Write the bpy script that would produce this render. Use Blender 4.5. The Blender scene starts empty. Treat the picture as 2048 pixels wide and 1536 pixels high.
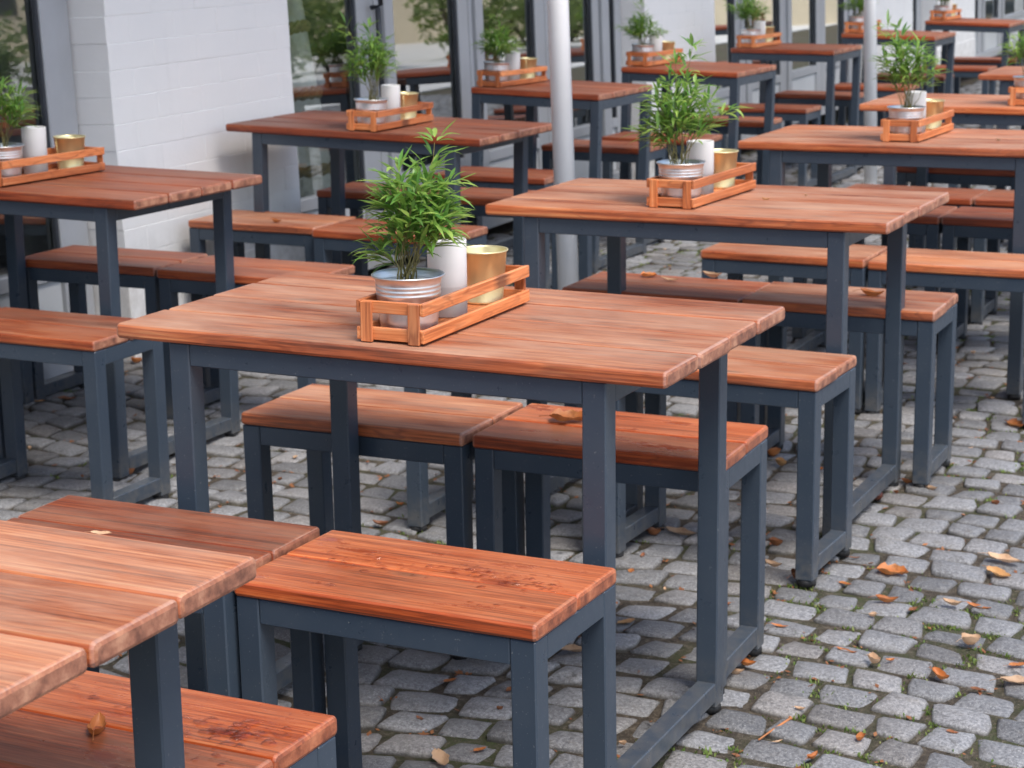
import bpy, bmesh, math, random
from mathutils import Vector, Matrix, Euler, noise as mnoise
R = math.radians
sc = bpy.context.scene
COL = sc.collection
rnd = random.Random(7)

# ------------------------------------------------------------------ helpers
def link(o, parent=None):
    COL.objects.link(o)
    if parent is not None: o.parent = parent
    return o
def tag(o, label=None, cat=None, group=None, kind=None):
    if label: o['label'] = label
    if cat: o['category'] = cat
    if group: o['group'] = group
    if kind: o['kind'] = kind
    return o
def empty(name, loc=(0, 0, 0), rot=(0, 0, 0)):
    o = bpy.data.objects.new(name, None)
    o.empty_display_size = 0.05
    o.location = loc; o.rotation_euler = rot
    return link(o)
class MB:
    """collects shapes and links them as one mesh object"""
    def __init__(s):
        s.v = []; s.f = []; s.att = {}; s.sm = []; s.mi = []
    def add(s, vs, fs, smooth=False, mi=0, **att):
        n = len(s.v)
        s.v += [tuple(p) for p in vs]
        s.f += [tuple(i + n for i in f) for f in fs]
        s.sm += [smooth] * len(fs); s.mi += [mi] * len(fs)
        for k, val in att.items():
            a = s.att.setdefault(k, [])
            a += [0.0] * (n - len(a))
            a += list(val) if isinstance(val, (list, tuple)) else [val] * len(vs)
        for a in s.att.values():
            a += [0.0] * (len(s.v) - len(a))
    def box(s, x0, x1, y0, y1, z0, z1, b=0.0, mi=0, **att):
        if b <= 0:
            vs = [(x, y, z) for z in (z0, z1) for y in (y0, y1) for x in (x0, x1)]
            fs = [(0, 2, 3, 1), (4, 5, 7, 6), (0, 1, 5, 4), (2, 6, 7, 3), (0, 4, 6, 2), (1, 3, 7, 5)]
            s.add(vs, fs, mi=mi, **att); return
        # chamfered box: 24 verts
        X, Y, Z = (x0, x1), (y0, y1), (z0, z1)
        vs = []; idx = {}
        for i in (0, 1):
            for j in (0, 1):
                for k in (0, 1):
                    sx, sy, sz = (b if i == 0 else -b), (b if j == 0 else -b), (b if k == 0 else -b)
                    for ax in range(3):
                        p = [X[i] + sx, Y[j] + sy, Z[k] + sz]
                        p[ax] = (X[i], Y[j], Z[k])[ax]
                        idx[(i, j, k, ax)] = len(vs); vs.append(tuple(p))
        fs = []
        q = lambda *a: fs.append(tuple(idx[t] for t in a))
        for i in (0, 1):
            l = [(i, 0, 0, 0), (i, 1, 0, 0), (i, 1, 1, 0), (i, 0, 1, 0)]; q(*(l if i else l[::-1]))
            l = [(0, i, 0, 1), (0, i, 1, 1), (1, i, 1, 1), (1, i, 0, 1)]; q(*(l if i else l[::-1]))
            l = [(0, 0, i, 2), (1, 0, i, 2), (1, 1, i, 2), (0, 1, i, 2)]; q(*(l if i else l[::-1]))
        for a in (0, 1):
            for c in (0, 1):
                q((a, c, 0, 0), (a, c, 1, 0), (a, c, 1, 1), (a, c, 0, 1))
                q((a, 0, c, 0), (a, 1, c, 0), (a, 1, c, 2), (a, 0, c, 2))
                q((0, a, c, 1), (1, a, c, 1), (1, a, c, 2), (0, a, c, 2))
                for d in (0, 1): q((a, c, d, 0), (a, c, d, 1), (a, c, d, 2)) if False else None
        for i in (0, 1):
            for j in (0, 1):
                for k in (0, 1): q((i, j, k, 0), (i, j, k, 1), (i, j, k, 2))
        s.add(vs, fs, mi=mi, **att)
    def lathe(s, prof, n=32, cx=0, cy=0, smooth=True, close=False, mi=0, **att):
        vs = []; fs = []
        for (r, z) in prof:
            for i in range(n):
                a = 2 * math.pi * i / n
                vs.append((cx + r * math.cos(a), cy + r * math.sin(a), z))
        for k in range(len(prof) - 1):
            for i in range(n):
                j = (i + 1) % n
                fs.append((k * n + i, k * n + j, (k + 1) * n + j, (k + 1) * n + i))
        s.add(vs, fs, smooth=smooth, mi=mi, **att)
    def tube(s, pts, rad, n=8, smooth=True, cap=True, **att):
        pts = [Vector(p) for p in pts]
        vs = []; fs = []
        rr = rad if isinstance(rad, (list, tuple)) else [rad] * len(pts)
        for k, p in enumerate(pts):
            d = (pts[min(k + 1, len(pts) - 1)] - pts[max(k - 1, 0)]).normalized()
            u = d.cross(Vector((0, 0, 1)))
            if u.length < 1e-3: u = d.cross(Vector((1, 0, 0)))
            u.normalize(); w = d.cross(u)
            for i in range(n):
                a = 2 * math.pi * i / n
                vs.append(p + (u * math.cos(a) + w * math.sin(a)) * rr[k])
        for k in range(len(pts) - 1):
            for i in range(n):
                j = (i + 1) % n
                fs.append((k * n + i, (k + 1) * n + i, (k + 1) * n + j, k * n + j))
        if cap:
            fs.append(tuple(range(n))); fs.append(tuple(reversed(range((len(pts) - 1) * n, len(pts) * n))))
        s.add(vs, fs, smooth=smooth, **att)
    def build(s, name, mat, parent=None, recalc=True):
        me = bpy.data.meshes.new(name)
        me.from_pydata(s.v, [], s.f)
        for i, p in enumerate(me.polygons):
            p.use_smooth = s.sm[i]; p.material_index = s.mi[i]
        for k, a in s.att.items():
            at = me.attributes.new(k, 'FLOAT', 'POINT')
            at.data.foreach_set('value', a)
        if recalc:
            bm = bmesh.new(); bm.from_mesh(me)
            bmesh.ops.recalc_face_normals(bm, faces=bm.faces); bm.to_mesh(me); bm.free()
        for m in (mat if isinstance(mat, (list, tuple)) else [mat]): me.materials.append(m)
        me.update()
        return link(bpy.data.objects.new(name, me), parent)
def dup(root, loc, rot=(0, 0, 0), label=None, group=None, mats=None):
    """copy of a thing with its parts and sub-parts"""
    r = root.copy(); COL.objects.link(r); r.location = loc; r.rotation_euler = rot
    if label: r['label'] = label
    if group: r['group'] = group
    def rec(src, dst):
        for ch in [c for c in src.children]:
            c = ch.copy(); COL.objects.link(c); c.parent = dst
            rec(ch, c)
    rec(root, r)
    return r

# ------------------------------------------------------------------ node helpers
class NT:
    def __init__(s, name):
        s.m = bpy.data.materials.new(name); s.m.use_nodes = True
        s.t = s.m.node_tree; s.t.nodes.clear()
        s.out = s.t.nodes.new('ShaderNodeOutputMaterial')
    def n(s, typ, props=None, **ins):
        nd = s.t.nodes.new(typ)
        for k, v in (props or {}).items(): setattr(nd, k, v)
        for k, v in ins.items():
            key = int(k[1:]) if k[0] == '_' and k[1:].isdigit() else k.replace('_', ' ')
            s.set(nd.inputs[key], v)
        return nd
    def set(s, sock, v):
        if isinstance(v, bpy.types.NodeSocket): s.t.links.new(v, sock)
        elif isinstance(v, bpy.types.Node): s.t.links.new(v.outputs[0], sock)
        else:
            if isinstance(v, (tuple, list)) and len(v) == 3 and sock.type == 'RGBA': v = (*v, 1)
            sock.default_value = v
    def math(s, op, a, b=None, c=None, clamp=False):
        nd = s.t.nodes.new('ShaderNodeMath'); nd.operation = op; nd.use_clamp = clamp
        s.set(nd.inputs[0], a)
        if b is not None: s.set(nd.inputs[1], b)
        if c is not None: s.set(nd.inputs[2], c)
        return nd.outputs[0]
    def vmath(s, op, a, b=None):
        nd = s.t.nodes.new('ShaderNodeVectorMath'); nd.operation = op
        s.set(nd.inputs[0], a)
        if b is not None: s.set(nd.inputs[1], b)
        return nd.outputs[0]
    def mix(s, f, a, b, blend='MIX'):
        nd = s.t.nodes.new('ShaderNodeMix'); nd.data_type = 'RGBA'; nd.blend_type = blend
        s.set(nd.inputs[0], f); s.set(nd.inputs[6], a); s.set(nd.inputs[7], b)
        return nd.outputs[2]
    def ramp(s, f, stops, interp='LINEAR'):
        nd = s.t.nodes.new('ShaderNodeValToRGB'); nd.color_ramp.interpolation = interp
        e = nd.color_ramp.elements
        while len(e) < len(stops): e.new(0.5)
        for i, (p, c) in enumerate(stops):
            e[i].position = p
            e[i].color = (*c, 1) if isinstance(c, (tuple, list)) else (c, c, c, 1)
        s.set(nd.inputs[0], f)
        return nd.outputs[0]
    def noise(s, vec, scale=5, detail=4, rough=0.5, dist=0.0, out=0):
        nd = s.n('ShaderNodeTexNoise', Vector=vec, Scale=scale, Detail=detail, Roughness=rough, Distortion=dist)
        return nd.outputs[out]
    def mapr(s, v, a, b, c=0.0, d=1.0):
        nd = s.t.nodes.new('ShaderNodeMapRange'); nd.clamp = True
        s.set(nd.inputs[0], v); s.set(nd.inputs[1], a); s.set(nd.inputs[2], b); s.set(nd.inputs[3], c); s.set(nd.inputs[4], d)
        return nd.outputs[0]
    def attr(s, name):
        return s.n('ShaderNodeAttribute', dict(attribute_name=name)).outputs['Fac']
    def bump(s, h, strength=0.3, dist=0.002, normal=None):
        nd = s.n('ShaderNodeBump', Height=h, Strength=strength, Distance=dist)
        if normal is not None: s.set(nd.inputs['Normal'], normal)
        return nd.outputs[0]
    def done(s, shader):
        s.t.links.new(shader if isinstance(shader, bpy.types.NodeSocket) else shader.outputs[0], s.out.inputs[0])
        return s.m
    def pbsdf(s, **k):
        return s.n('ShaderNodeBsdfPrincipled', **k)

def wood_mat(name, wet=0.0, dark=1.0, crate=False, red=0.0):
    t = NT(name)
    tc = t.n('ShaderNodeTexCoord'); ob = tc.outputs['Object']
    oi = t.n('ShaderNodeObjectInfo')
    orand = oi.outputs['Random']
    pl = t.attr('plank')
    off = t.n('ShaderNodeCombineXYZ', X=t.math('MULTIPLY_ADD', pl, 13.7, t.math('MULTIPLY', orand, 41.0)),
              Y=t.math('MULTIPLY_ADD', pl, 5.3, t.math('MULTIPLY', orand, 7.0)),
              Z=t.math('MULTIPLY_ADD', pl, 3.1, t.math('MULTIPLY', orand, 3.0)))
    P = t.vmath('ADD', ob, off)
    st = t.vmath('MULTIPLY', P, (1.0, 1.0, 1.0))
    # growth rings -> cathedral grain : distort slow along X
    warp = t.noise(t.vmath('MULTIPLY', P, (1.6, 5.0, 5.0)), 1.0, 3, 0.5)
    ry = t.math('MULTIPLY_ADD', t.math('SUBTRACT', warp, 0.5), 0.14, t.n('ShaderNodeSeparateXYZ', Vector=P).outputs[1])
    ringco = t.n('ShaderNodeCombineXYZ', X=t.math('MULTIPLY', t.n('ShaderNodeSeparateXYZ', Vector=P).outputs[0], 0.04), Y=ry,
                 Z=t.math('MULTIPLY', t.n('ShaderNodeSeparateXYZ', Vector=P).outputs[2], 0.6))
    rings = t.n('ShaderNodeTexWave', dict(wave_type='BANDS', bands_direction='Y', wave_profile='SIN'), Vector=ringco, Scale=38.0, Distortion=6.0,
                Detail=2.0, Detail_Scale=3.0, Detail_Roughness=0.5).outputs['Fac']
    fine = t.noise(t.vmath('MULTIPLY', P, (6.0, 260.0, 260.0)), 1.0, 4, 0.6)
    streak = t.noise(t.vmath('MULTIPLY', P, (1.7, 62.0, 62.0)), 1.0, 4, 0.55)
    blot = t.noise(t.vmath('MULTIPLY', P, (2.2, 5.0, 5.0)), 1.0, 3, 0.5)
    # knots: warped voronoi cells, only some
    kv = t.n('ShaderNodeTexVoronoi', dict(feature='F1', voronoi_dimensions='2D'), Vector=t.vmath('MULTIPLY', P, (2.3, 8.5, 1.0)), Scale=1.0, Randomness=1.0)
    ksel = t.math('GREATER_THAN', t.n('ShaderNodeSeparateColor', Color=kv.outputs['Color']).outputs[0], 0.62)
    knot = t.math('MULTIPLY', t.mapr(t.math('MULTIPLY_ADD', t.math('SUBTRACT', fine, 0.5), 0.06, kv.outputs['Distance']), 0.03, 0.085, 1.0, 0.0), ksel)
    k = t.math('MULTIPLY_ADD', rings, 0.05, t.math('MULTIPLY', streak, 0.36))
    k = t.math('ADD', k, t.math('MULTIPLY_ADD', fine, 0.56, t.math('MULTIPLY', blot, 0.30)))
    if crate:
        stops = [(0.25, (0.44, 0.125, 0.036)), (0.55, (0.64, 0.205, 0.066)), (0.85, (0.74, 0.31, 0.13))]
    else:
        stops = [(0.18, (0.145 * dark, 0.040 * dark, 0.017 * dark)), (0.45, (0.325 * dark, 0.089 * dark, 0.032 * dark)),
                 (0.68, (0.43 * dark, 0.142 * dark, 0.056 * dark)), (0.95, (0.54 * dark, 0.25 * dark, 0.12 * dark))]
    col = t.ramp(t.mapr(t.math('SUBTRACT', k, 0.10), 0.36, 0.70), stops)
    # tone per plank and per object
    tone = t.math('ADD', t.mapr(t.math('FRACT', t.math('MULTIPLY_ADD', pl, 7.13, t.math('MULTIPLY', orand, 17.0))), 0, 1, -0.28, 0.20), 1.0)
    col = t.mix(1.0, col, t.n('ShaderNodeCombineColor', Red=tone, Green=t.math('POWER', tone, 1.25), Blue=t.math('POWER', tone, 1.35)), 'MULTIPLY')
    late = t.math('MULTIPLY', t.math('POWER', rings, 4.0), t.mapr(t.noise(t.vmath('MULTIPLY', P, (1.1, 7.0, 7.0)), 1.0, 3, 0.5), 0.38, 0.62, 0.12, 0.80))
    col = t.mix(late, col, t.mix(1.0, col, (0.42, 0.30, 0.25), 'MULTIPLY'))
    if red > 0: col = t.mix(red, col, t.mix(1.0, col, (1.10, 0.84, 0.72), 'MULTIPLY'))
    ny = t.math('ABSOLUTE', t.n('ShaderNodeSeparateXYZ', Vector=tc.outputs['Normal']).outputs[1])
    if not crate: col = t.mix(t.mapr(ny, 0.6, 0.95), col, t.mix(1.0, col, (1.22, 0.94, 0.66), 'MULTIPLY'))
    col = t.mix(t.math('MULTIPLY', knot, 0.75), col, (0.055, 0.018, 0.010))
    # dry weathered bloom (pale, patchy)
    bloom = t.mapr(t.noise(t.vmath('MULTIPLY', P, (3.0, 10.0, 10.0)), 1.0, 5, 0.65), 0.36, 0.72, 0.0, 0.56 if not crate else 0.25)
    bloom = t.math('MULTIPLY', bloom, t.mapr(t.n('ShaderNodeSeparateXYZ', Vector=tc.outputs['Normal']).outputs[2], 0.5, 0.95, 0.25, 1.0))
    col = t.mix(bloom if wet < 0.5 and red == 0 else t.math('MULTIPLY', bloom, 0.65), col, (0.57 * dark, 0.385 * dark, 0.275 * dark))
    # end grain and worn arris
    nx = t.math('ABSOLUTE', t.n('ShaderNodeSeparateXYZ', Vector=tc.outputs['Normal']).outputs[0])
    endg = t.mapr(nx, 0.85, 0.95)
    egn = t.noise(t.vmath('MULTIPLY', P, (30.0, 34.0, 34.0)), 1.0, 5, 0.65)
    egc = t.ramp(egn, [(0.36, (0.15, 0.060, 0.038)), (0.50, (0.30, 0.125, 0.075)), (0.66, (0.47, 0.235, 0.145))])
    if not crate:
        col = t.mix(endg, col, egc)
        hl = t.attr('halfl')
        xx = t.math('ABSOLUTE', t.n('ShaderNodeSeparateXYZ', Vector=ob).outputs[0])
        d = t.math('SUBTRACT', hl, xx)
        wn = t.noise(t.vmath('MULTIPLY', P, (60.0, 60.0, 60.0)), 1.0, 4, 0.6)
        wear = t.mapr(t.math('MULTIPLY_ADD', t.math('SUBTRACT', wn, 0.5), 0.004, d), 0.0030, 0.0060, 0.70, 0.0)
        wear = t.math('MULTIPLY', wear, t.mapr(nx, 0.0, 0.95, 1.0, 0.0))
        col = t.mix(wear, col, (0.47, 0.33, 0.28))
    rough = t.mapr(fine, 0.3, 0.7, 0.42, 0.60)
    h = t.math('MULTIPLY_ADD', fine, 0.7, t.math('MULTIPLY', rings, 0.12))
    bumpn = t.bump(h, 0.32, 0.0012)
    spec = 0.5
    if wet > 0:
        wm = t.noise(t.vmath('MULTIPLY', P, (6.0, 17.0, 1.0)), 1.0, 6, 0.66)
        wmask = t.math('MULTIPLY', t.mapr(wm, 0.582, 0.625), t.mapr(t.n('ShaderNodeSeparateXYZ', Vector=tc.outputs['Normal']).outputs[2], 0.6, 0.9))
        col = t.mix(wmask, t.mix(1.0, col, (1.04, 0.76, 0.60), 'MULTIPLY'), t.mix(0.62, col, (0.27, 0.034, 0.008)))
        rough = t.mapr(wmask, 0, 1, 0.32, 0.07)
        bumpn = t.bump(t.math('MULTIPLY', h, t.math('SUBTRACT', 1.0, wmask)), 0.32, 0.0012)
    b = t.pbsdf(Base_Color=col, Roughness=rough, Normal=bumpn)
    b.inputs['Specular IOR Level'].default_value = spec
    return t.done(b)

M = {}
M['wood'] = wood_mat('stained_larch')
M['wood_dark'] = wood_mat('stained_larch_dark_red_shaded', dark=0.66, red=1.0)  # darker redder copy; shade of the window row is partly in its colour
M['wood_wet'] = wood_mat('stained_larch_rain_wet', wet=1.0)
M['crate'] = wood_mat('crate_pine', crate=True)

def paint_mat():
    t = NT('anthracite_powder_coat')
    tc = t.n('ShaderNodeTexCoord'); ob = tc.outputs['Object']
    n1 = t.noise(ob, 9.0, 5, 0.6); n2 = t.noise(ob, 26.0, 4, 0.6)
    dust = t.mapr(n1, 0.45, 0.8, 0.0, 0.22)
    col = t.mix(dust, (0.037, 0.053, 0.076), (0.083, 0.098, 0.115))
    nz = t.n('ShaderNodeSeparateXYZ', Vector=tc.outputs['Normal']).outputs[2]
    specks = t.mapr(t.noise(ob, 260.0, 2, 0.5), 0.70, 0.74, 0.0, 0.6)
    col = t.mix(specks, col, (0.20, 0.21, 0.21))
    zz = t.n('ShaderNodeSeparateXYZ', Vector=ob).outputs[2]
    splash = t.math('MULTIPLY', t.mapr(zz, 0.01, 0.11, 0.55, 0.0), t.mapr(t.noise(ob, 38.0, 4, 0.7), 0.35, 0.65))
    col = t.mix(splash, col, (0.16, 0.145, 0.12))
    scuff = t.mapr(t.noise(t.vmath('MULTIPLY', ob, (50, 50, 16)), 1.0, 4, 0.65), 0.71, 0.75, 0.0, 0.35)
    col = t.mix(scuff, col, (0.22, 0.23, 0.24))
    b = t.pbsdf(Base_Color=col, Roughness=t.mapr(n2, 0.3, 0.7, 0.26, 0.42), Normal=t.bump(t.noise(ob, 420, 2, 0.5), 0.03, 0.0004))
    b.inputs['Specular IOR Level'].default_value = 0.5
    return t.done(b)
M['paint'] = paint_mat()
def simple(name, col, rough=0.5, metal=0.0, nscale=20, namp=0.15, bump=0.1, bdist=0.002, spec=0.5):
    t = NT(name)
    ob = t.n('ShaderNodeTexCoord').outputs['Object']
    n = t.noise(ob, nscale, 5, 0.6)
    c = t.mix(t.mapr(n, 0.3, 0.7), tuple(x * (1 - namp) for x in col), tuple(min(1, x * (1 + namp)) for x in col))
    b = t.pbsdf(Base_Color=c, Roughness=t.mapr(n, 0.3, 0.7, max(0.03, rough - .08), rough + .08), Metallic=metal, Normal=t.bump(n, bump, bdist))
    b.inputs['Specular IOR Level'].default_value = spec
    return t.done(b)
M['rubber'] = simple('black_rubber_foot', (0.012, 0.012, 0.013), 0.6)
M['zinc'] = simple('galvanised_zinc', (0.82, 0.83, 0.84), 0.42, 1.0, 26, 0.10, 0.03)
M['gold'] = simple('brass_coloured_tin', (0.84, 0.74, 0.42), 0.38, 0.75, 14, 0.05, 0.02)
M['soil'] = simple('potting_soil', (0.035, 0.022, 0.014), 0.95, 0, 120, 0.5, 0.8, 0.01)
M['pole'] = simple('light_grey_pole_paint', (0.89, 0.90, 0.91), 0.38, 0, 8, 0.03, 0.03)
M['alu'] = simple('light_grey_aluminium', (0.40, 0.415, 0.435), 0.42, 0.0, 6, 0.05, 0.02)
M['gasket'] = simple('dark_gasket', (0.035, 0.04, 0.05), 0.5)
M['panel'] = simple('pale_grey_panel', (0.55, 0.57, 0.58), 0.45, 0, 5, 0.05, 0.02)
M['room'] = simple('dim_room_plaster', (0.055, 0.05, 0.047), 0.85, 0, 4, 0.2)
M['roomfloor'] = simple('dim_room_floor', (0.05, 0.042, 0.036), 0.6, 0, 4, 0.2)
M['roof'] = simple('pale_roof_boards', (0.45, 0.45, 0.45), 0.8)
M['post'] = simple('carved_pale_wood', (0.93, 0.91, 0.74), 0.75, 0, 16, 0.25, 0.5, 0.01)
M['rope'] = simple('old_rope', (0.36, 0.28, 0.12), 0.9, 0, 60, 0.35, 0.6, 0.006)
M['conker'] = simple('chestnut_shell', (0.07, 0.018, 0.010), 0.18, 0, 10, 0.3, 0.02)
M['twig'] = simple('leaf_stalk', (0.40, 0.15, 0.05), 0.6, 0, 40, 0.3)
M['beige'] = simple('beige_render', (0.62, 0.53, 0.38), 0.85, 0, 2, 0.08)
M['bark'] = simple('bark', (0.09, 0.07, 0.05), 0.9, 0, 20, 0.35, 0.6, 0.02)
M['winglass'] = simple('far_window_glass', (0.03, 0.035, 0.04), 0.1)
M['asphalt'] = simple('pale_street_paving', (0.55, 0.55, 0.54), 0.8, 0, 3, 0.12, 0.2)

def brick_mat():
    t = NT('white_painted_brick')
    ob = t.n('ShaderNodeTexCoord').outputs['Object']
    n = t.noise(ob, 14.0, 6, 0.65); n2 = t.noise(ob, 2.2, 4, 0.6); n3 = t.noise(ob, 70.0, 3, 0.6)
    col = t.mix(t.mapr(n2, 0.35, 0.7), (0.83, 0.83, 0.82), (0.87, 0.865, 0.85))
    col = t.mix(t.mapr(n, 0.66, 0.78, 0.0, 0.35), col, (0.52, 0.50, 0.46))
    zz = t.n('ShaderNodeSeparateXYZ', Vector=ob).outputs[2]
    col = t.mix(t.math('MULTIPLY', t.mapr(zz, 0.0, 0.45, 0.7, 0.0), t.mapr(n, 0.35, 0.65)), col, (0.40, 0.38, 0.34))
    drip = t.noise(t.vmath('MULTIPLY', ob, (14, 14, 1.2)), 1.0, 4, 0.6)
    col = t.mix(t.mapr(drip, 0.58, 0.74, 0.0, 0.12), col, (0.50, 0.49, 0.47))
    h = t.math('MULTIPLY_ADD', n, 0.8, t.math('MULTIPLY', n3, 0.35))
    b = t.pbsdf(Base_Color=col, Roughness=0.62, Normal=t.bump(h, 0.45, 0.004))
    return t.done(b)
M['brick'] = brick_mat()
def glass_mat():
    t = NT('window_glass')
    fr = t.n('ShaderNodeFresnel', IOR=1.52).outputs[0]
    f = t.math('MULTIPLY', fr, 4.3, clamp=True)
    f = t.math('MINIMUM', f, 0.80)
    ob = t.n('ShaderNodeTexCoord').outputs['Object']
    bn = t.bump(t.noise(ob, 2.0, 1, 0.4), 0.018, 0.02)
    gl = t.n('ShaderNodeBsdfGlossy', Color=(0.92, 0.95, 0.95), Roughness=0.015, Normal=bn)
    tr = t.n('ShaderNodeBsdfTransparent', Color=(0.84, 0.88, 0.86))
    ms = t.n('ShaderNodeMixShader'); t.set(ms.inputs[0], f); t.set(ms.inputs[1], tr.outputs[0]); t.set(ms.inputs[2], gl.outputs[0])
    return t.done(ms)
M['glass'] = glass_mat()
def water_mat():
    t = NT('rain_water')
    f = t.math('MULTIPLY', t.n('ShaderNodeFresnel', IOR=1.33).outputs[0], 1.0)
    gl = t.n('ShaderNodeBsdfGlossy', Color=(1, 1, 1), Roughness=0.02)
    tr = t.n('ShaderNodeBsdfTransparent', Color=(0.96, 0.90, 0.88))
    ms = t.n('ShaderNodeMixShader'); t.set(ms.inputs[0], f); t.set(ms.inputs[1], tr.outputs[0]); t.set(ms.inputs[2], gl.outputs[0])
    return t.done(ms)
M['water'] = water_mat()
def frosted_mat():
    t = NT('frosted_white_glass')
    ob = t.n('ShaderNodeTexCoord').outputs['Object']
    z = t.n('ShaderNodeSeparateXYZ', Vector=ob).outputs[2]
    low = t.mapr(t.math('MULTIPLY_ADD', t.noise(ob, 12, 2, 0.5), 0.004, z), 0.051, 0.054, 1.0, 0.0)
    n = t.noise(t.vmath('MULTIPLY', ob, (10, 10, 40)), 1.0, 4, 0.6)
    col = t.mix(low, t.mix(n, (0.86, 0.86, 0.86), (0.78, 0.78, 0.79)), (0.64, 0.64, 0.64))
    b = t.pbsdf(Base_Color=col, Roughness=0.5)
    tl = t.n('ShaderNodeBsdfTranslucent', Color=(0.85, 0.85, 0.85))
    ms = t.n('ShaderNodeMixShader'); ms.inputs[0].default_value = 0.3; t.set(ms.inputs[1], b.outputs[0]); t.set(ms.inputs[2], tl.outputs[0])
    return t.done(ms)
M['frost'] = frosted_mat()
def leaf_mat(name, c1, c2, c3, tl=0.35, rough=0.38):
    t = NT(name)
    r = t.attr('tone'); ob = t.n('ShaderNodeTexCoord').outputs['Object']
    col = t.ramp(r, [(0.0, c1), (0.55, c2), (1.0, c3)])
    n = t.noise(ob, 90, 3, 0.6)
    col = t.mix(t.mapr(n, 0.3, 0.7, 0.0, 0.25), col, tuple(x * 0.6 for x in c2))
    b = t.pbsdf(Base_Color=col, Roughness=rough)
    b.inputs['Specular IOR Level'].default_value = 0.5
    tn = t.n('ShaderNodeBsdfTranslucent', Color=t.mix(0.5, col, tuple(min(1, x * 1.6) for x in c3)))
    ms = t.n('ShaderNodeMixShader'); ms.inputs[0].default_value = tl; t.set(ms.inputs[1], b.outputs[0]); t.set(ms.inputs[2], tn.outputs[0])
    return t.done(ms)
M['leaf'] = leaf_mat('bamboo_leaf', (0.034, 0.110, 0.026), (0.115, 0.285, 0.055), (0.36, 0.52, 0.12))
M['stem'] = simple('cane_stem', (0.20, 0.17, 0.055), 0.5, 0, 80, 0.4)
M['crown'] = leaf_mat('tree_leaf', (0.05, 0.10, 0.02), (0.11, 0.18, 0.035), (0.22, 0.26, 0.06), 0.5, 0.5)
M['moss'] = leaf_mat('joint_moss', (0.055, 0.115, 0.015), (0.12, 0.20, 0.03), (0.26, 0.29, 0.09), 0.3, 0.6)
def dry_mat(name, base, vein, dark):
    t = NT(name)
    ob = t.n('ShaderNodeTexCoord').outputs['Object']
    r = t.n('ShaderNodeObjectInfo').outputs['Random']
    n = t.noise(ob, 45, 5, 0.65); n2 = t.noise(ob, 14, 3, 0.5)
    col = t.mix(t.mapr(n2, 0.38, 0.66), base, vein)
    col = t.mix(t.mapr(n, 0.55, 0.72, 0.0, 0.75), col, dark)
    v = t.mapr(r, 0, 1, 0.75, 1.2)
    col = t.mix(1.0, col, t.n('ShaderNodeCombineColor', Red=v, Green=v, Blue=v), 'MULTIPLY')
    b = t.pbsdf(Base_Color=col, Roughness=0.55, Normal=t.bump(n, 0.4, 0.002))
    tn = t.n('ShaderNodeBsdfTranslucent', Color=col)
    ms = t.n('ShaderNodeMixShader'); ms.inputs[0].default_value = 0.2; t.set(ms.inputs[1], b.outputs[0]); t.set(ms.inputs[2], tn.outputs[0])
    return t.done(ms)
M['dry_orange'] = dry_mat('dry_leaf_orange', (0.50, 0.16, 0.04), (0.58, 0.27, 0.10), (0.22, 0.07, 0.025))
M['dry_brown'] = dry_mat('dry_leaf_brown', (0.24, 0.085, 0.035), (0.34, 0.15, 0.06), (0.08, 0.03, 0.015))
M['dry_pale'] = dry_mat('dry_leaf_pale', (0.55, 0.36, 0.22), (0.62, 0.44, 0.30), (0.33, 0.16, 0.08))
M['dry_yellow'] = dry_mat('dry_leaf_yellow', (0.50, 0.26, 0.10), (0.54, 0.34, 0.16), (0.30, 0.13, 0.05))

def sett_mat():
    t = NT('granite_sett')
    ob = t.n('ShaderNodeTexCoord').outputs['Object']
    tone = t.attr('tone'); side = t.attr('side')
    n1 = t.noise(ob, 160, 3, 0.6); n2 = t.noise(ob, 30, 5, 0.6); n3 = t.noise(ob, 420, 2, 0.6)
    v = t.mapr(tone, 0, 1, 0.112, 0.225)
    c = t.n('ShaderNodeCombineColor', Red=v, Green=t.math('MULTIPLY', v, 1.03), Blue=t.math('MULTIPLY', v, 1.08)).outputs[0]
    warm = t.mapr(t.math('FRACT', t.math('MULTIPLY', tone, 37.7)), 0.7, 1.0, 0.0, 0.45)
    c = t.mix(warm, c, t.mix(1.0, c, (1.12, 0.98, 0.84), 'MULTIPLY'))
    c = t.mix(t.mapr(n1, 0.36, 0.64), t.mix(1.0, c, (0.62, 0.62, 0.63), 'MULTIPLY'), t.mix(1.0, c, (1.36, 1.36, 1.36), 'MULTIPLY'))
    c = t.mix(t.mapr(n3, 0.60, 0.70, 0.0, 0.7), c, (0.50, 0.50, 0.50))
    c = t.mix(t.mapr(n3, 0.40, 0.30, 0.0, 0.6), c, (0.06, 0.06, 0.06))
    c = t.mix(t.mapr(n2, 0.55, 0.75, 0.0, 0.35), c, (0.16, 0.145, 0.12))
    c = t.mix(t.math('MULTIPLY', side, t.mapr(n2, 0.25, 0.6, 0.55, 1.0)), c, (0.060, 0.050, 0.034))
    h = t.math('ADD', t.math('MULTIPLY', n2, 1.0), t.math('MULTIPLY_ADD', n1, 0.45, t.math('MULTIPLY', n3, 0.15)))
    b = t.pbsdf(Base_Color=c, Roughness=t.mapr(n1, 0.3, 0.7, 0.45, 0.75), Normal=t.bump(h, 0.55, 0.005))
    return t.done(b)
M['sett'] = sett_mat()
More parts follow.
